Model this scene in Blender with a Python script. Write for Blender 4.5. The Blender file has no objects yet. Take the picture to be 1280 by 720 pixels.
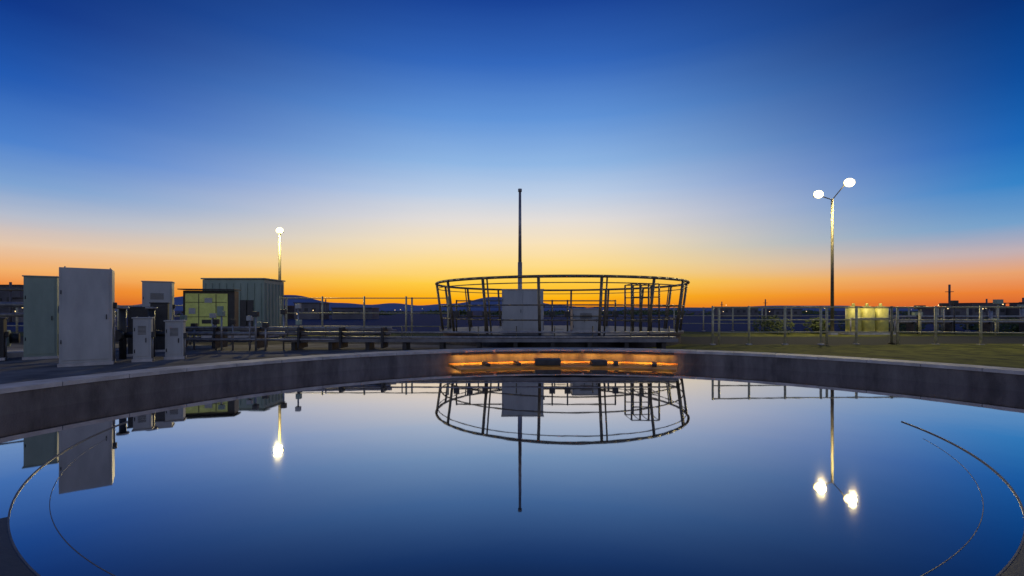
import bpy, bmesh, math, random
from mathutils import Vector, Matrix
random.seed(7)
S = bpy.context.scene
S.view_settings.view_transform = 'Standard'
S.view_settings.look = 'None'
S.view_settings.exposure = 0
R = math.radians

def lin(c):
    o = []
    for v in c:
        v /= 255.0
        o.append(v/12.92 if v <= .04045 else ((v+.055)/1.055)**2.4)
    return (o[0], o[1], o[2], 1)

# ------------------------------------------------------------ materials
def mat(name, col, col2=None, rough=.7, metal=0, scale=4, stretch=(1, 1, 1), bump=0.1, fine=40, emit=None, estr=0):
    m = bpy.data.materials.new(name); m.use_nodes = True
    nt = m.node_tree; N = nt.nodes; L = nt.links
    b = N['Principled BSDF']
    tc = N.new('ShaderNodeTexCoord'); mp = N.new('ShaderNodeMapping')
    mp.inputs['Scale'].default_value = stretch
    L.new(tc.outputs['Object'], mp.inputs[0])
    n = N.new('ShaderNodeTexNoise'); n.inputs['Scale'].default_value = scale; n.inputs['Detail'].default_value = 8
    n.inputs['Roughness'].default_value = .65
    L.new(mp.outputs[0], n.inputs['Vector'])
    r = N.new('ShaderNodeValToRGB')
    r.color_ramp.elements[0].position = .35; r.color_ramp.elements[1].position = .68
    c2 = col2 or tuple(x*.6 for x in col)
    r.color_ramp.elements[0].color = (*c2, 1); r.color_ramp.elements[1].color = (*col, 1)
    L.new(n.outputs['Fac'], r.inputs[0]); L.new(r.outputs[0], b.inputs['Base Color'])
    b.inputs['Roughness'].default_value = rough; b.inputs['Metallic'].default_value = metal
    if bump:
        n2 = N.new('ShaderNodeTexNoise'); n2.inputs['Scale'].default_value = fine; n2.inputs['Detail'].default_value = 5
        L.new(tc.outputs['Object'], n2.inputs['Vector'])
        bp = N.new('ShaderNodeBump'); bp.inputs['Strength'].default_value = bump; bp.inputs['Distance'].default_value = .02
        L.new(n2.outputs['Fac'], bp.inputs['Height']); L.new(bp.outputs[0], b.inputs['Normal'])
    if emit:
        b.inputs['Emission Color'].default_value = (*emit, 1); b.inputs['Emission Strength'].default_value = estr
    return m

M_conc = mat('concrete_coping', (.54, .53, .52), (.30, .295, .29), .75, scale=1.6, bump=.4)
M_concd = mat('concrete_walkway', (.20, .20, .20), (.10, .10, .105), .75, scale=1.6, bump=.4)
M_wall = mat('concrete_wall_stained', (.17, .16, .165), (.05, .045, .05), .6, scale=.9, stretch=(1.6, 1.6, .5), bump=.4)
M_weir = mat('weir_edge', (.10, .10, .11), (.05, .05, .06), .5, scale=5)
M_steel = mat('galvanised_steel', (.34, .34, .34), (.18, .18, .19), .45, .5, scale=6)
M_rail = mat('weathered_rail_steel', (.20, .18, .13), (.08, .075, .055), .5, .3, scale=8)
M_railp = mat('pale_rail_paint', (.50, .48, .30), (.26, .25, .16), .5, .1, scale=8)
M_darksteel = mat('dark_painted_steel', (.05, .055, .06), (.02, .022, .026), .5, .3)
M_launder = mat('wet_dark_launder', (.02, .02, .024), (.008, .008, .01), .5, 0)
M_cab = mat('grey_cabinet_paint', (.40, .42, .42), (.30, .32, .325), .5, scale=.9, stretch=(2, 2, .6), bump=.05)
M_cabg = mat('green_grey_cabinet_paint', (.25, .33, .28), (.18, .25, .21), .5, scale=.9, stretch=(2, 2, .6), bump=.05)
M_cabd = mat('dark_vent_paint', (.035, .04, .045), (.02, .022, .025), .5)
M_tank = mat('yellow_tank_paint', (.72, .68, .2), (.5, .47, .14), .45, scale=3)
M_glow = mat('orange_glow_paint', (.95, .40, .03), (.30, .09, .01), .45, scale=1.6, stretch=(.5, 2.5, 1), bump=.3)  # orange glow by the far wall, put into the base colour
M_shrub = mat('foliage', (.10, .13, .03), (.03, .05, .015), .8, scale=3, bump=0)
M_far = mat('distant_building', (.13, .13, .14), (.07, .07, .08), .8, scale=.3, bump=0)
M_hill = mat('distant_hill', (.15, .20, .36), (.11, .15, .28), .95, scale=.004, bump=0)  # blue distance haze is mixed into the base colour
M_lamp = mat('lamp_lens', (1, .9, .5), rough=.3, bump=0, emit=(1, .78, .27), estr=9)
M_pane = mat('lit_panel', (.30, .36, .12), (.12, .16, .06), .35, scale=3, bump=0, emit=(.45, .52, .16), estr=.12)
M_town = mat('town_light', (1, .8, .4), rough=.5, bump=0, emit=(1, .7, .3), estr=2)

# ------------------------------------------------------------ mesh builder
class B:
    def __init__(s): s.bm = bmesh.new(); s.mats = []
    def mi(s, m):
        if m not in s.mats: s.mats.append(m)
        return s.mats.index(m)
    def box(s, c, size, m, rz=0, bev=0, rx=0):
        g = bmesh.ops.create_cube(s.bm, size=1)
        vs = g['verts']
        bmesh.ops.scale(s.bm, vec=size, verts=vs)
        fs = {f for v in vs for f in v.link_faces}
        if bev:
            es = list({e for v in vs for e in v.link_edges})
            r = bmesh.ops.bevel(s.bm, geom=es, offset=bev, segments=2, affect='EDGES', profile=.7)
            vs = list({v for f in r['faces'] for v in f.verts} | {v for v in vs if v.is_valid})
            fs = {f for v in vs for f in v.link_faces}
        mt = Matrix.Translation(c) @ Matrix.Rotation(rz, 4, 'Z') @ Matrix.Rotation(rx, 4, 'X')
        bmesh.ops.transform(s.bm, matrix=mt, verts=vs)
        i = s.mi(m)
        for f in fs: f.material_index = i
        return s
    def tube(s, a, b, r, m, n=8, r2=None):
        a = Vector(a); b = Vector(b); d = b-a
        g = bmesh.ops.create_cone(s.bm, cap_ends=True, segments=n, radius1=r, radius2=r if r2 is None else r2, depth=d.length)
        vs = g['verts']
        q = Vector((0, 0, 1)).rotation_difference(d.normalized()).to_matrix().to_4x4()
        bmesh.ops.transform(s.bm, matrix=Matrix.Translation((a+b)/2) @ q, verts=vs)
        i = s.mi(m)
        for f in {f for v in vs for f in v.link_faces}:
            f.material_index = i; f.smooth = len(f.verts) == 4
        return s
    def path(s, pts, r, m, n=8, closed=False):
        k = len(pts)
        for j in range(k if closed else k-1):
            s.tube(pts[j], pts[(j+1) % k], r, m, n)
        return s
    def ball(s, c, r, m, sc=(1, 1, 1)):
        g = bmesh.ops.create_uvsphere(s.bm, u_segments=14, v_segments=10, radius=r)
        vs = g['verts']
        bmesh.ops.transform(s.bm, matrix=Matrix.Translation(c) @ Matrix.Diagonal((*sc, 1)), verts=vs)
        i = s.mi(m)
        for f in {f for v in vs for f in v.link_faces}: f.material_index = i; f.smooth = True
        return s
    def arc(s, c, r0, r1, z0, z1, m, a0=0, a1=2*math.pi, n=192):
        full = abs(a1-a0-2*math.pi) < 1e-6
        rows = []
        for j in range(n if full else n+1):
            a = a0+(a1-a0)*j/n; ca, sa = math.cos(a), math.sin(a)
            rows.append([s.bm.verts.new((c[0]+r*ca, c[1]+r*sa, z)) for r, z in ((r0, z0), (r1, z0), (r1, z1), (r0, z1))])
        i = s.mi(m)
        for j in range(n):
            p, q = rows[j], rows[(j+1) % len(rows)]
            for k in range(4):
                f = s.bm.faces.new((p[k], p[(k+1) % 4], q[(k+1) % 4], q[k])); f.material_index = i
        if not full:
            for rr in (rows[0], rows[-1]):
                f = s.bm.faces.new(rr); f.material_index = i
        return s
    def obj(s, name, parent=None):
        bmesh.ops.recalc_face_normals(s.bm, faces=s.bm.faces)
        me = bpy.data.meshes.new(name); s.bm.to_mesh(me); s.bm.free()
        for m in s.mats: me.materials.append(m)
        o = bpy.data.objects.new(name, me); S.collection.objects.link(o)
        if parent: o.parent = parent
        return o
def empty(name, loc=(0, 0, 0), rz=0):
    o = bpy.data.objects.new(name, None); S.collection.objects.link(o)
    o.location = loc; o.rotation_euler = (0, 0, rz)
    return o

# ------------------------------------------------------------ layout (metres, water level = 0, camera above the water near the tank's near side)
CX, CY = 2.06, 6.64
RW = 13.1        # inner wall radius
G = .42          # ground level
TOP = .56        # tank coping level

m = bpy.data.materials.new('still_water'); m.use_nodes = True
nt = m.node_tree; N = nt.nodes; L = nt.links; N.clear()
out = N.new('ShaderNodeOutputMaterial'); mix = N.new('ShaderNodeMixShader')
gl = N.new('ShaderNodeBsdfGlossy'); gl.inputs['Roughness'].default_value = .022; gl.inputs['Color'].default_value = (.92, .90, .92, 1)
df = N.new('ShaderNodeBsdfDiffuse'); df.inputs['Color'].default_value = (.004, .007, .013, 1)
lw = N.new('ShaderNodeLayerWeight'); lw.inputs['Blend'].default_value = .5
mr = N.new('ShaderNodeMapRange'); mr.inputs['From Min'].default_value = .46; mr.inputs['From Max'].default_value = .86
mr.inputs['To Min'].default_value = .12; mr.inputs['To Max'].default_value = .97
L.new(lw.outputs['Facing'], mr.inputs['Value'])
tc = N.new('ShaderNodeTexCoord'); n1 = N.new('ShaderNodeTexNoise'); n1.inputs['Scale'].default_value = 1.0; n1.inputs['Detail'].default_value = 2
bp = N.new('ShaderNodeBump'); bp.inputs['Strength'].default_value = .045; bp.inputs['Distance'].default_value = .02
L.new(tc.outputs['Object'], n1.inputs['Vector']); L.new(n1.outputs['Fac'], bp.inputs['Height'])
L.new(bp.outputs[0], gl.inputs['Normal'])
L.new(mr.outputs[0], mix.inputs[0]); L.new(df.outputs[0], mix.inputs[1]); L.new(gl.outputs[0], mix.inputs[2])
L.new(mix.outputs[0], out.inputs[0])
w = bmesh.new(); bmesh.ops.create_circle(w, cap_ends=True, segments=256, radius=RW+.05)
me = bpy.data.meshes.new('water'); w.to_mesh(me); w.free(); me.materials.append(m)
water = bpy.data.objects.new('water', me); S.collection.objects.link(water); water.location = (CX, CY, 0)

tank = empty('circular_settling_tank')
C = (CX, CY)
IC = (.05, 10.5)
B().arc(IC, 7.45, 7.457, -.4, .003, M_weir, R(200), R(340), 150).obj('scum_baffle', tank)
B().arc(IC, 7.77, 9.3, -.5, .012, M_launder, R(226), R(314), 120).arc(IC, 7.755, 7.77, -.5, .015, M_weir, R(190), R(350), 160).obj('inner_launder', tank)
B().arc(C, RW-.001, RW+.3, -.6, TOP-.10, M_wall, n=256).obj('inner_wall', tank)
b = B(); ns = 60
for k in range(ns):
    a0 = 2*math.pi*k/ns; a1 = 2*math.pi*(k+1)/ns
    b.arc(C, RW-.05, RW+.78, TOP-.098, TOP + random.uniform(-.003, .003), M_conc, a0+.0006, a1-.0006, 6)
b.obj('coping_slabs', tank)
B().arc(C, RW+.3, RW+.72, -.3, TOP-.10, M_wall, n=256).obj('outer_wall', tank)

# ------------------------------------------------------------ ground
bm = bmesh.new()
radii = [RW+.7, 16, 19, 24, 30, 45, 70, 110, 200, 400, 900, 2500, 8000]
rows = []
for r in radii:
    row = []
    for k in range(128):
        a = 2*math.pi*k/128
        row.append(bm.verts.new((CX+r*math.cos(a), CY+r*math.sin(a), G + (random.uniform(-.04, .04) if 22 < r < 120 else 0))))
    rows.append(row)
for i in range(len(rows)-1):
    for k in range(128):
        f = bm.faces.new((rows[i][k], rows[i+1][k], rows[i+1][(k+1) % 128], rows[i][(k+1) % 128])); f.smooth = True
me = bpy.data.meshes.new('ground'); bm.to_mesh(me); bm.free()
go = bpy.data.objects.new('ground', me); S.collection.objects.link(go)
mg = mat('grass_and_gravel', (.13, .14, .025), (.022, .03, .012), .95, scale=1.3, bump=.9, fine=9)
nt = mg.node_tree; N = nt.nodes; L = nt.links
N['Principled BSDF'].inputs['Specular IOR Level'].default_value = .1
geo = N.new('ShaderNodeNewGeometry'); sep = N.new('ShaderNodeSeparateXYZ'); L.new(geo.outputs['Position'], sep.inputs[0])
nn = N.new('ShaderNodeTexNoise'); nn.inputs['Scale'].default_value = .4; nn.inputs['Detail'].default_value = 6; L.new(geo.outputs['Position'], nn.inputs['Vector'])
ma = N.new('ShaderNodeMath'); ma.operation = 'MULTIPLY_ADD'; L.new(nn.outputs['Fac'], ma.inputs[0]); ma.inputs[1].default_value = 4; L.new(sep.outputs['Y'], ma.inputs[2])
def mrange(sock, a, b_):
    q = N.new('ShaderNodeMapRange'); q.inputs['From Min'].default_value = a; q.inputs['From Max'].default_value = b_; L.new(sock, q.inputs['Value']); return q.outputs[0]
def mixg(f, a, col):
    mx = N.new('ShaderNodeMix'); mx.data_type = 'RGBA'; L.new(f, mx.inputs[0]); L.new(a, mx.inputs[6])
    if isinstance(col, tuple): mx.inputs[7].default_value = col
    else: L.new(col, mx.inputs[7])
    return mx.outputs[2]
src = N['Principled BSDF'].inputs['Base Color'].links[0].from_socket
pav = N.new('ShaderNodeTexNoise'); pav.inputs['Scale'].default_value = 1.2; pav.inputs['Detail'].default_value = 8; L.new(geo.outputs['Position'], pav.inputs['Vector'])
pr = N.new('ShaderNodeValToRGB'); pr.color_ramp.elements[0].position = .3; pr.color_ramp.elements[0].color = (.08, .08, .08, 1); pr.color_ramp.elements[1].position = .7; pr.color_ramp.elements[1].color = (.20, .195, .185, 1)
L.new(pav.outputs['Fac'], pr.inputs[0])
dist = N.new('ShaderNodeVectorMath'); dist.operation = 'DISTANCE'; L.new(geo.outputs['Position'], dist.inputs[0]); dist.inputs[1].default_value = (CX, CY, G)
c1 = mixg(mrange(sep.outputs['X'], 6, 3), src, pr.outputs[0])
c1 = mixg(mrange(dist.outputs['Value'], 14.9, 14.8), c1, pr.outputs[0])
c2 = mixg(mrange(ma.outputs[0], 26, 26.6), c1, (.024, .027, .032, 1))
c2 = mixg(mrange(ma.outputs[0], 33.5, 34.3), c2, src)
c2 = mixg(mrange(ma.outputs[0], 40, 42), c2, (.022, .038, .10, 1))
L.new(c2, N['Principled BSDF'].inputs['Base Color'])
me.materials.append(mg)

def hills(x0, x1, y, h, seed):
    rnd = random.Random(seed); bm = bmesh.new(); n = 90
    ph = [rnd.uniform(0, 6.28) for _ in range(5)]
    fr, tp, bk = [], [], []
    for k in range(n+1):
        t = k/n; x = x0+(x1-x0)*t
        e = min(1, t*5, (1-t)*5)
        hh = h*e*(.55+.2*math.sin(5*t+ph[0])+.13*math.sin(13*t+ph[1])+.06*math.sin(31*t+ph[2])+.03*math.sin(71*t+ph[3]))
        fr.append(bm.verts.new((x, y-200, G-2))); tp.append(bm.verts.new((x, y, G+hh))); bk.append(bm.verts.new((x, y+400, G-2)))
    for a, c in ((fr, tp), (tp, bk)):
        for k in range(n):
            f = bm.faces.new((a[k], a[k+1], c[k+1], c[k])); f.smooth = True
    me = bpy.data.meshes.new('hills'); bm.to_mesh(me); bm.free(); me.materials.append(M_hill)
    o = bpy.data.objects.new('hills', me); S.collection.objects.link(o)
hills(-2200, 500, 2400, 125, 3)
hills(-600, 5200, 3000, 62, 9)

# ------------------------------------------------------------ cabinets and tower boxes
def cabinet(name, x, y, w, d, top, rz, m, base=G, doors=1, vents=True, roof=True):
    e = empty(name, (x, y, base), rz); h = top-base
    B().box((0, 0, .05), (w+.06, d+.06, .1), M_conc).obj('plinth', e)
    B().box((0, 0, .1+(h-.1)/2), (w, d, h-.1), m, bev=.015).obj('body', e)
    b = B(); dw = (w-.1)/doors
    for k in range(doors):
        cx = -w/2+.05+dw*(k+.5)
        b.box((cx, -d/2-.008, .1+(h-.1)/2), (dw-.03, .022, h-.28), m, bev=.006)
    b.obj('doors', e)
    b = B()
    for k in range(doors):
        cx = -w/2+.05+dw*(k+1)-.09
        b.box((cx, -d/2-.035, h*.5), (.025, .03, .16), M_darksteel)
    for zz in (.25, .75):
        b.tube((-w/2+.05, -d/2-.02, h*zz-.06), (-w/2+.05, -d/2-.02, h*zz+.06), .014, M_darksteel, 6)
    for sx in (-1, 1):
        b.box((sx*(w/2-.08), 0, h+.03), (.03, .1, .07), M_steel)
    b.tube((w/2+.03, -.1, .0), (w/2+.03, -.1, h*.62), .025, M_steel, 8)
    b.box((w/2+.05, -.1, h*.62), (.1, .16, .2), M_cabd, bev=.01)
    b.obj('handles_and_conduit', e)
    if vents:
        b = B()
        for k in range(7):
            b.box((0, -d/2-.024, h*.82-k*.045), (w*.45, .012, .018), M_cabd)
        b.obj('vents', e)
    if roof: B().box((0, 0, h+.02), (w+.07, d+.07, .045), m, bev=.01).obj('roof', e)
    return e
cabinet('electrical_cabinet', -14.0, 15.3, 1.27, 1.0, 3.56, R(37), M_cab, vents=False, roof=False)
cabinet('electrical_cabinet', -17.4, 17.2, .88, .8, 3.42, R(35), M_cabg, vents=False)
cabinet('electrical_cabinet', -17.7, 23.2, 1.18, .9, 3.60, R(30), M_cab)
cabinet('junction_cabinet', -12.9, 16.2, .5, .4, 1.92, R(30), M_cab)
cabinet('junction_cabinet', -12.35, 17.0, .55, .4, 1.80, R(25), M_cab)
cabinet('junction_cabinet', -14.6, 18.2, .7, .5, 2.3, R(30), M_cabd)
cabinet('junction_cabinet', -18.6, 16.4, .9, .6, 1.9, R(40), M_cabd)
cabinet('junction_cabinet', -15.2, 20.0, .6, .5, 2.5, R(30), M_cabd)

e = empty('switchgear_container', (-18.05, 31.3, G))
B().box((0, 0, .15), (4.1, 2.7, .3), M_conc).obj('plinth', e)
B().box((0, 0, .3+1.74), (4.0, 2.6, 3.48), M_cabg, bev=.03).obj('body', e)
b = B()
for k in range(9):
    b.box((-1.8+k*.45, -1.325, 2.0), (.05, .05, 3.1), M_cabg)
for k in range(6):
    b.box((2.025, -1.05+k*.42, 2.0), (.05, .05, 3.1), M_cabg)
b.obj('wall_ribs', e)
B().box((0, 0, 3.84), (4.15, 2.75, .08), M_cabg, bev=.01).obj('roof', e)
B().box((.9, -1.33, 1.4), (.9, .04, 2.1), M_cabd).obj('door', e)

e = empty('control_panel', (-15.7, 24.0, G), R(12))
B().box((0, .3, 1.75), (2.4, .6, 2.1), M_cabd, bev=.02).obj('housing', e)
B().box((-.1, -.02, 1.8), (1.95, .06, 1.7), M_pane, bev=.01).obj('lit_face', e)
b = B()
for k in range(2): b.box((-.1, -.06, 1.45+k*.75), (1.9, .02, .03), M_cabd)
for x in (-.45, .35): b.box((x, -.063, 1.8), (.03, .02, 1.65), M_cabd)
b.box((.0, -.07, 2.3), (.35, .03, .25), M_cab); b.box((-.75, -.07, 1.75), (.3, .03, .3), M_cab)
b.box((.55, -.07, 1.75), (.3, .03, .5), M_cabg); b.box((-.05, -.07, 1.2), (.5, .03, .2), M_cabd)
b.obj('frame_and_instruments', e)
B().tube((-1, .3, 0), (-1, .3, .72), .06, M_steel).tube((1, .3, 0), (1, .3, .72), .06, M_steel).obj('legs', e)
B().box((0, .15, 2.86), (2.6, 1.0, .05), M_cabd).obj('rain_hood', e)

# ------------------------------------------------------------ pipework on the left
e = empty('pipe_rack')
b = B()
for z, y, r in ((1.42, 20.6, .07), (1.18, 20.4, .09), (.92, 20.2, .06), (1.3, 21.4, .05)):
    b.tube((-15.5, y, z), (-5.5, y+.6, z-.03), r, M_steel, 10)
for k in range(6):
    x = -15.0+k*1.85
    b.box((x, 20.9, (G+1.35)/2+.1), (.09, .9, 1.35-G), M_darksteel)
b.obj('pipes', e)
e = empty('valve_stands')
b = B()
for x, y in ((-14.2, 16.9), (-13.7, 17.6), (-15.2, 18.6), (-15.9, 17.5)):
    b.tube((x, y, G), (x, y, 2.3), .11, M_darksteel, 12)
    b.tube((x, y, 1.3), (x+.9, y+.3, 1.3), .10, M_darksteel, 12)
    b.tube((x-.02, y-.14, 1.3), (x-.02, y-.28, 1.3), .2, M_darksteel, 14)
    b.tube((x, y, 2.25), (x, y, 2.33), .19, M_steel, 14)
b.obj('valves', e)
b = B()
for k in range(14):
    x = -14.8+k*.4; y = 20.2+2*random.random()
    h = random.uniform(1.5, 2.4)
    b.tube((x, y, G), (x, y, h), .04, M_steel, 8)
    b.box((x, y, h), (.22, .18, .22), random.choice((M_cab, M_cabd, M_cabg)), bev=.02)
b.obj('instrument_stands', e)
e = empty('pump_skid', (-19.8, 17.6, G), R(40))
b = B().box((0, 0, .1), (4.2, 1.6, .2), M_conc)
for x in (-1.4, -.2, 1.1):
    b.tube((x, 0, .7), (x+.7, 0, .7), .32, M_cabg, 16); b.tube((x+.7, 0, .7), (x+.95, 0, .7), .2, M_darksteel, 14)
    b.tube((x, 0, .8), (x, 0, 2.0), .09, M_steel, 10); b.box((x+.35, 0, 1.1), (.25, .2, .2), M_cabd, bev=.02)
b.tube((-1.9, 0, 2.0), (1.8, 0, 2.0), .11, M_steel, 12)
b.tube((-1.9, .5, 1.6), (1.8, .5, 1.6), .08, M_steel, 12)
for x in (-1.9, 0, 1.8): b.tube((x, .5, .2), (x, .5, 2.6), .05, M_rail)
b.tube((-1.9, .5, 2.6), (1.8, .5, 2.6), .04, M_rail)
b.obj('skid', e)

# ------------------------------------------------------------ circular platform with guard rail
plat = empty('clarifier_walkway_platform')
PC = (2.85, 28.1)
B().arc(PC, 6.3, 6.95, G, .96, M_darksteel, n=96).obj('curb', plat)
B().arc(PC, .3, 7.1, .96, 1.06, M_darksteel, n=96).obj('deck', plat)
b = B()
def ringpts(r, z, n=64): return [(PC[0]+r*math.cos(2*math.pi*k/n), PC[1]+r*math.sin(2*math.pi*k/n), z) for k in range(n)]
b.path(ringpts(7.35, 3.74, 72), .07, M_rail, 8, True)
b.path(ringpts(7.26, 3.46, 72), .025, M_rail, 6, True)
b.path(ringpts(7.08, 2.45, 72), .035, M_rail, 6, True)
b.path(ringpts(6.98, 1.75, 72), .035, M_rail, 6, True)
b.obj('ring_rails', plat)
b = B()
for k in range(16):
    a = 2*math.pi*(k+.42)/16
    for da, rr in ((0, .07), (.035, .04)):
        if da and k % 2: continue
        ca, sa = math.cos(a+da), math.sin(a+da)
        b.tube((PC[0]+6.95*ca, PC[1]+6.95*sa, 1.0), (PC[0]+7.32*ca, PC[1]+7.32*sa, 3.74), rr, M_rail, 8)
b.obj('posts', plat)
walk = empty('access_walkway')
B().box((-1.4, 21.15, .86), (17.6, 1.1, .16), M_concd, bev=.01).obj('slab', walk)
b = B()
for k in range(11): b.box((-9.8+k*1.66, 21.15, .6), (.18, .8, .36), M_darksteel)
b.obj('supports', walk)
b = B()
for k in range(11):
    x = -10+k*1.7
    b.tube((x, 20.65, .9), (x, 20.65, 1.5), .03, M_rail, 6)
b.tube((-10.1, 20.65, 1.22), (7.3, 20.65, 1.22), .04, M_steel, 8)
b.tube((-10.1, 20.66, 1.0), (7.3, 20.66, 1.0), .05, M_steel, 8)
b.obj('kick_pipes', walk)

mast = empty('lightning_mast', (.44, 25.6, 1.06))
B().tube((0, 0, 0), (0, 0, 3.8), .12, M_steel, 12).tube((0, 0, 3.8), (0, 0, 7.75), .095, M_steel, 12, r2=.07).obj('pole', mast)
B().box((0, 0, .03), (.45, .45, .06), M_darksteel).tube((0, 0, 7.7), (0, 0, 7.85), .11, M_steel, 10).obj('fittings', mast)
cabinet('drive_control_cabinet', .55, 24.6, 2.15, 1.2, 3.27, 0, M_cab, base=1.06, doors=2, vents=False)
cabinet('drive_motor_cabinet', 3.9, 24.9, 1.4, .9, 2.25, 0, M_cab, base=1.06, doors=2)

e = empty('access_cage')
b = B()
xs = [6.3, 6.75, 7.2, 7.75]
for x in xs:
    for y in (24.4, 25.8): b.tube((x, y, 1.06), (x, y, 3.6), .05, M_rail, 6)
for z in (1.6, 2.2, 2.9, 3.6):
    for y in (24.4, 25.8): b.tube((6.3, y, z), (7.75, y, z), .03, M_rail, 6)
for z in (2.2, 3.6):
    for x in xs: b.tube((x, 24.4, z), (x, 25.8, z), .02, M_rail, 6)
b.obj('frame', e)
e = empty('instrument_handrail')
b = B()
for x in (-2.9, -2.2, -1.4, 2.1, 2.9, 5.4):
    b.tube((x, 24.2, 1.06), (x, 24.2, 2.75), .045, M_rail, 6)
    b.box((x, 24.2, 2.0), (.3, .14, .3), M_cabd, bev=.02)
b.tube((-2.9, 24.2, 2.7), (5.4, 24.2, 2.7), .035, M_rail, 6).tube((-2.9, 24.2, 1.9), (5.4, 24.2, 1.9), .035, M_rail, 6)
b.obj('handrail', e)

# shelf added along the far wall to carry the orange glow, under added amber lights
e = empty('orange_glow_shelf')
B().arc(C, 10.9, 12.95, -.1, .05, M_glow, R(69), R(111), 60).obj('glow_shelf_top', e)
b = B()
for t in (73, 80, 84, 93, 99, 105):
    a = R(t); b.box((CX+11.9*math.cos(a), CY+11.9*math.sin(a), .1), (.9, .16, .11), M_darksteel, rz=a, bev=.01)
b.box((1.4, 18.3, .17), (1.0, .6, .24), M_darksteel, bev=.03)
b.box((3.4, 18.2, .15), (.6, .5, .2), M_darksteel, bev=.03)
b.obj('glow_shelf_blocks', e)
for t in (73.5, 81.8, 90, 98.2, 106.5):
    a = R(t); x = CX+(RW-.14)*math.cos(a); yy = CY+(RW-.14)*math.sin(a)
    l = empty('added_strip_light', (x, yy, .44), a-math.pi/2)  # added amber light and housing, there to brighten the orange shelf
    B().box((0, 0, .025), (1.75, .10, .03), M_darksteel, bev=.005).box((0, -.058, 0), (1.75, .012, .08), M_darksteel).obj('housing', l)
    ld = bpy.data.lights.new('amber', 'AREA'); ld.shape = 'RECTANGLE'; ld.size = 1.6; ld.size_y = .05
    ld.energy = 26; ld.color = (1, .45, .06)
    lo = bpy.data.objects.new('tube', ld); S.collection.objects.link(lo); lo.parent = l; lo.location = (0, 0, -.005); lo.rotation_euler = (R(-25), 0, 0)

# ------------------------------------------------------------ fences
def fence(name, pts, h, spacing, m, rails=(.33, .66, 1.0), pr=.06, rr=.035):
    b = B()
    for (x0, y0), (x1, y1) in zip(pts[:-1], pts[1:]):
        Ld = math.hypot(x1-x0, y1-y0); n = max(1, int(Ld/spacing))
        for k in range(n+1):
            t = k/n; x = x0+(x1-x0)*t; y = y0+(y1-y0)*t
            b.tube((x, y, G-.1), (x, y, G+h+.06), pr, m, 8)
            b.box((x, y, G+.02), (.22, .22, .06), M_conc)
            if k % 3 == 0: b.tube((x+.35, y+.05, G), (x+.35, y+.05, G+h), pr, m, 8)
        for f in rails: b.tube((x0, y0, G+h*f), (x1, y1, G+h*f), rr, m, 6)
    return b.obj(name)
fence('metal_fence', [(10.4, 24), (20, 24.4), (34, 22)], 1.95, 1.9, M_railp)
fence('metal_fence', [(-14.5, 29), (-4.0, 29)], 2.6, 2.3, M_railp, rails=(.3, .62, .98))
fence('metal_fence', [(14, 40), (52, 40)], 2.0, 2.5, M_railp)
fence('metal_fence', [(-45, 34), (-21, 31)], 2.1, 2.0, M_railp)

# ------------------------------------------------------------ lamps
def lamp(x, y, top, heads, power):
    e = empty('street_lamp', (x, y, G)); h = top-G
    B().tube((0, 0, 0), (0, 0, h), .12, M_rail, 12, r2=.08).obj('pole', e)
    b = B().box((0, 0, .1), (.5, .5, .2), M_conc)
    for hx, hz, s in heads: b.tube((0, 0, h-.05), (hx*.8, .1, hz-.1), .035, M_rail, 6)
    b.obj('bracket', e)
    for hx, hz, s in heads:
        B().box((hx, .22, hz), (.3*s, .2, .24*s), M_rail, bev=.03).obj('housing', e)
        B().ball((hx, .0, hz), .27*s, M_lamp, (1, .6, .8)).obj('lens', e)
        ld = bpy.data.lights.new('flood', 'SPOT'); ld.energy = power; ld.color = (1, .80, .32); ld.shadow_soft_size = .25
        ld.spot_size = R(150); ld.spot_blend = .7
        lo = bpy.data.objects.new('bulb', ld); S.collection.objects.link(lo); lo.parent = e; lo.location = (hx, -.25, hz-.05)
        lo.rotation_euler = (R(-45), 0, 0)
lamp(23.3, 33.7, 10.3, [(-1.0, 10.65-G, 1.25), (1.25, 11.5-G, 1.4)], 4800)
lamp(-17.0, 33.9, 7.9, [(0, 8.05-G, .95)], 3500)

# ------------------------------------------------------------ yellow chemical tanks on the right
e = empty('chemical_dosing_tank', (26.2, 34.2, G))
b = B()
for x in (-1.0, 0, 1.0):
    b.tube((x, 0, .15), (x, 0, 1.9), .48, M_tank, 20); b.ball((x, 0, 1.9), .48, M_tank, (1, 1, .45))
    b.tube((x, 0, 2.0), (x, 0, 2.3), .1, M_tank, 10)
b.obj('vessels', e)
b = B().box((0, 0, .08), (3.3, 1.2, .16), M_conc)
b.tube((-1.6, -.55, 1.2), (1.6, -.55, 1.2), .05, M_steel).tube((-1.6, -.55, 0), (-1.6, -.55, 1.2), .05, M_steel).tube((1.6, -.55, 0), (1.6, -.55, 1.2), .05, M_steel)
b.obj('base_and_pipes', e)
e = empty('yard_pipework')
b = B()
for k in range(16):
    x = 29+k*1.5+random.uniform(-.4, .4); y = 35+random.uniform(-2, 3); h = random.uniform(1.0, 2.5)
    b.tube((x, y, G), (x, y, G+h), random.choice((.05, .09, .12)), random.choice((M_steel, M_railp, M_darksteel)), 10)
    b.box((x, y, G+h), (random.uniform(.2, .6), .3, random.uniform(.2, .4)), random.choice((M_cabd, M_tank, M_cabg, M_darksteel)), bev=.02)
b.tube((28, 36.5, 1.3), (54, 36.5, 1.3), .14, M_steel, 12); b.tube((28, 36.9, 1.7), (54, 36.9, 1.7), .08, M_steel, 12)
for k in range(9): b.box((28.5+k*3, 36.6, .85), (.12, .7, .9), M_darksteel)
b.obj('pipes_and_valves', e)

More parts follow.
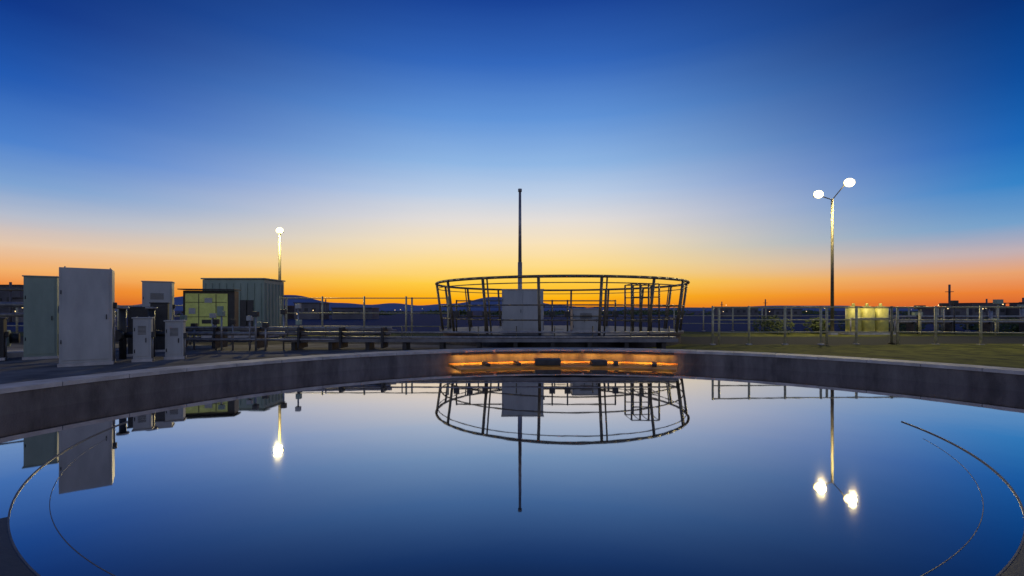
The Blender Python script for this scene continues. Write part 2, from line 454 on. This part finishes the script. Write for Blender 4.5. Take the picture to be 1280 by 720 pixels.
# ------------------------------------------------------------ shrubs / tree line
def foliage(name, clumps, leaf, cnt):
    bm = bmesh.new()
    for (x, y, z, rx, rz) in clumps:
        for _ in range(cnt):
            d = Vector((random.gauss(0, 1), random.gauss(0, 1), random.gauss(0, 1))).normalized()*random.uniform(.5, 1)**.6
            c = Vector((x+d.x*rx, y+d.y*rx, max(G+.05, z+d.z*rz)))
            u = Vector((random.gauss(0, 1), random.gauss(0, 1), random.gauss(0, 1))).normalized()*leaf*random.uniform(.6, 1.3)
            v = u.orthogonal().normalized()*u.length*.6
            bm.faces.new([bm.verts.new(c+p) for p in (-u, v, u, -v)])
    me = bpy.data.meshes.new(name); bm.to_mesh(me); bm.free(); me.materials.append(M_shrub)
    o = bpy.data.objects.new(name, me); S.collection.objects.link(o)
cl = [(random.uniform(20, 24), random.uniform(34.5, 38), G+.5, random.uniform(.5, .9), random.uniform(.5, 1.0)) for _ in range(9)]
cl += [(random.uniform(30, 46), random.uniform(38, 43), G+.4, random.uniform(.5, 1.0), random.uniform(.4, .9)) for _ in range(16)]
foliage('shrubs', cl, .12, 170)
cl = [(random.uniform(-190, 260), random.uniform(170, 260), G+.4, random.uniform(3, 7), random.uniform(.8, 2.0)) for _ in range(80)]
foliage('distant_trees', cl, .8, 45)

# ------------------------------------------------------------ distant industrial buildings
def plant(name, x, y, parts, stacks, lights=0):
    e = empty(name, (x, y, G)); b = B()
    for (dx, dy, w_, d_, h_) in parts:
        b.box((dx, dy, h_/2), (w_, d_, h_), M_far); b.box((dx, dy, h_+.08), (w_+.3, d_+.3, .16), M_cabd)
        for k in range(int(w_/1.5)):
            b.box((dx-w_/2+.9+k*1.5, dy-d_/2-.02, h_*.6), (.7, .05, .6), M_cabd)
    b.obj('blocks', e)
    b = B()
    for (dx, dy, h_, r_) in stacks:
        b.tube((dx, dy, 0), (dx, dy, h_), r_, M_far, 10)
        b.box((dx, dy, h_*.8), (r_*5, r_*5, .1), M_far)
    b.obj('stacks', e)
    if lights:
        b = B()
        for k in range(lights): b.ball((random.uniform(-12, 12), -4, random.uniform(.6, 3.5)), .09, M_town)
        b.obj('bulkheads', e)
plant('treatment_building', 80, 84, [(-2, 0, 4, 5, 2.2), (6, 2, 6, 5, 3.0), (12, 0, 4, 5, 2.4), (18, 2, 6, 5, 3.1)], [(-3.5, -3, 6.3, .16), (3, -3, 3.8, .12), (9.4, -3, 4, .15), (15, -3, 4.4, .12)], 6)
plant('treatment_building', -78, 72, [(-6, 0, 6, 5, 4.5), (0, 2, 4, 5, 5.6), (5, 0, 5, 5, 3.6), (-13, 0, 6, 5, 5.0), (11, 0, 4, 4, 3)], [(-1, -3, 7.4, .2), (3.3, -3, 6.0, .15), (-4, -3, 6.6, .15), (8, -3, 4.8, .12), (12, -3, 5.5, .1)], 14)
plant('treatment_building', -45, 95, [(-4, 0, 7, 5, 2.6), (4, 0, 5, 5, 3.2), (13, 0, 8, 5, 2.2)], [(0, -3, 4.6, .14), (8, -3, 4.0, .12)], 6)
plant('treatment_building', 62, 120, [(-4, 0, 9, 5, 2.6), (8, 0, 7, 5, 2.0)], [(2, -3, 4.6, .14), (-9, -3, 4.0, .12)], 4)
bt = B()
for k in range(26):
    bt.ball((random.uniform(-600, 800), random.uniform(500, 900), G+random.uniform(1, 5)), random.uniform(.25, .5), M_town)
bt.obj('town_lights')

# ------------------------------------------------------------ sky
W = bpy.data.worlds.new('World'); S.world = W; W.use_nodes = True
nt = W.node_tree; N = nt.nodes; L = nt.links; bg = N['Background']
tc = N.new('ShaderNodeTexCoord'); sp = N.new('ShaderNodeSeparateXYZ'); L.new(tc.outputs['Generated'], sp.inputs[0])
def math_(op, a, b_=None, clamp=False):
    n = N.new('ShaderNodeMath'); n.operation = op; n.use_clamp = clamp
    for i, v in enumerate((a, b_)):
        if v is None: continue
        if isinstance(v, (int, float)): n.inputs[i].default_value = v
        else: L.new(v, n.inputs[i])
    return n.outputs[0]
mp = N.new('ShaderNodeMapping'); mp.inputs['Scale'].default_value = (1.5, 1.5, 22); L.new(tc.outputs['Generated'], mp.inputs[0])
nz = N.new('ShaderNodeTexNoise'); nz.inputs['Scale'].default_value = 2; nz.inputs['Detail'].default_value = 5; L.new(mp.outputs[0], nz.inputs['Vector'])
zz = math_('ADD', sp.outputs['Z'], math_('MULTIPLY', math_('SUBTRACT', nz.outputs['Fac'], .5), .012))
zs = math_('MULTIPLY', zz, 1/.65, True)
def ramp(stops):
    r = N.new('ShaderNodeValToRGB'); cr = r.color_ramp
    while len(cr.elements) < len(stops): cr.elements.new(.5)
    for e_, (deg, c) in zip(cr.elements, stops):
        e_.position = min(1, max(0, math.sin(R(deg))/.65)); e_.color = lin(c)
    L.new(zs, r.inputs[0]); return r.outputs[0]
rc = ramp([(0, (240, 130, 20)), (1.6, (253, 180, 18)), (3.4, (255, 205, 65)), (5.6, (254, 220, 140)), (8.2, (248, 226, 186)), (11, (228, 222, 217)), (14, (190, 207, 230)), (17.5, (145, 183, 228)), (22.5, (97, 148, 216)), (28, (52, 104, 188)), (35, (16, 57, 142)), (40, (8, 36, 105))])
rl = ramp([(0, (205, 90, 42)), (1.8, (236, 132, 52)), (3.5, (243, 176, 108)), (5.6, (228, 198, 172)), (8, (180, 188, 205)), (10.5, (124, 162, 210)), (14, (74, 128, 204)), (19, (32, 88, 176)), (24.5, (13, 54, 136)), (34, (7, 32, 92))])
rr = ramp([(0, (205, 90, 48)), (1.6, (234, 126, 54)), (3.2, (232, 162, 112)), (5.0, (192, 175, 180)), (7.2, (115, 160, 203)), (10.5, (48, 130, 200)), (14, (22, 102, 184)), (19, (8, 74, 153)), (25, (5, 47, 117)), (34, (5, 30, 88))])
rb = ramp([(0, (105, 115, 140)), (5, (160, 158, 178)), (10, (195, 182, 188)), (18, (182, 186, 205)), (28, (130, 155, 198)), (40, (58, 94, 160))])
az = math_('ARCTAN2', sp.outputs['X'], sp.outputs['Y'])
fac = N.new('ShaderNodeMapRange'); fac.interpolation_type = 'SMOOTHSTEP'
fac.inputs['From Min'].default_value = .08; fac.inputs['From Max'].default_value = .88
L.new(math_('ABSOLUTE', az), fac.inputs['Value'])
side = math_('GREATER_THAN', az, 0)
def mixc(f, a, b_):
    mx = N.new('ShaderNodeMix'); mx.data_type = 'RGBA'; L.new(f, mx.inputs[0]); L.new(a, mx.inputs[6]); L.new(b_, mx.inputs[7]); return mx.outputs[2]
front = mixc(fac.outputs[0], rc, mixc(side, rl, rr))
bf = N.new('ShaderNodeMapRange'); bf.interpolation_type = 'SMOOTHSTEP'
bf.inputs['From Min'].default_value = .1; bf.inputs['From Max'].default_value = -.5
L.new(sp.outputs['Y'], bf.inputs['Value'])
L.new(mixc(bf.outputs[0], front, rb), bg.inputs['Color']); bg.inputs['Strength'].default_value = 1.0

# ------------------------------------------------------------ camera
cd = bpy.data.cameras.new('camera'); co = bpy.data.objects.new('camera', cd); S.collection.objects.link(co)
co.location = (0, 0, 2.2); co.rotation_euler = (R(90), 0, 0)
cd.sensor_width = 36; cd.lens = 579/1280*36; cd.shift_y = 28/1280
cd.clip_start = .05; cd.clip_end = 20000
S.camera = co
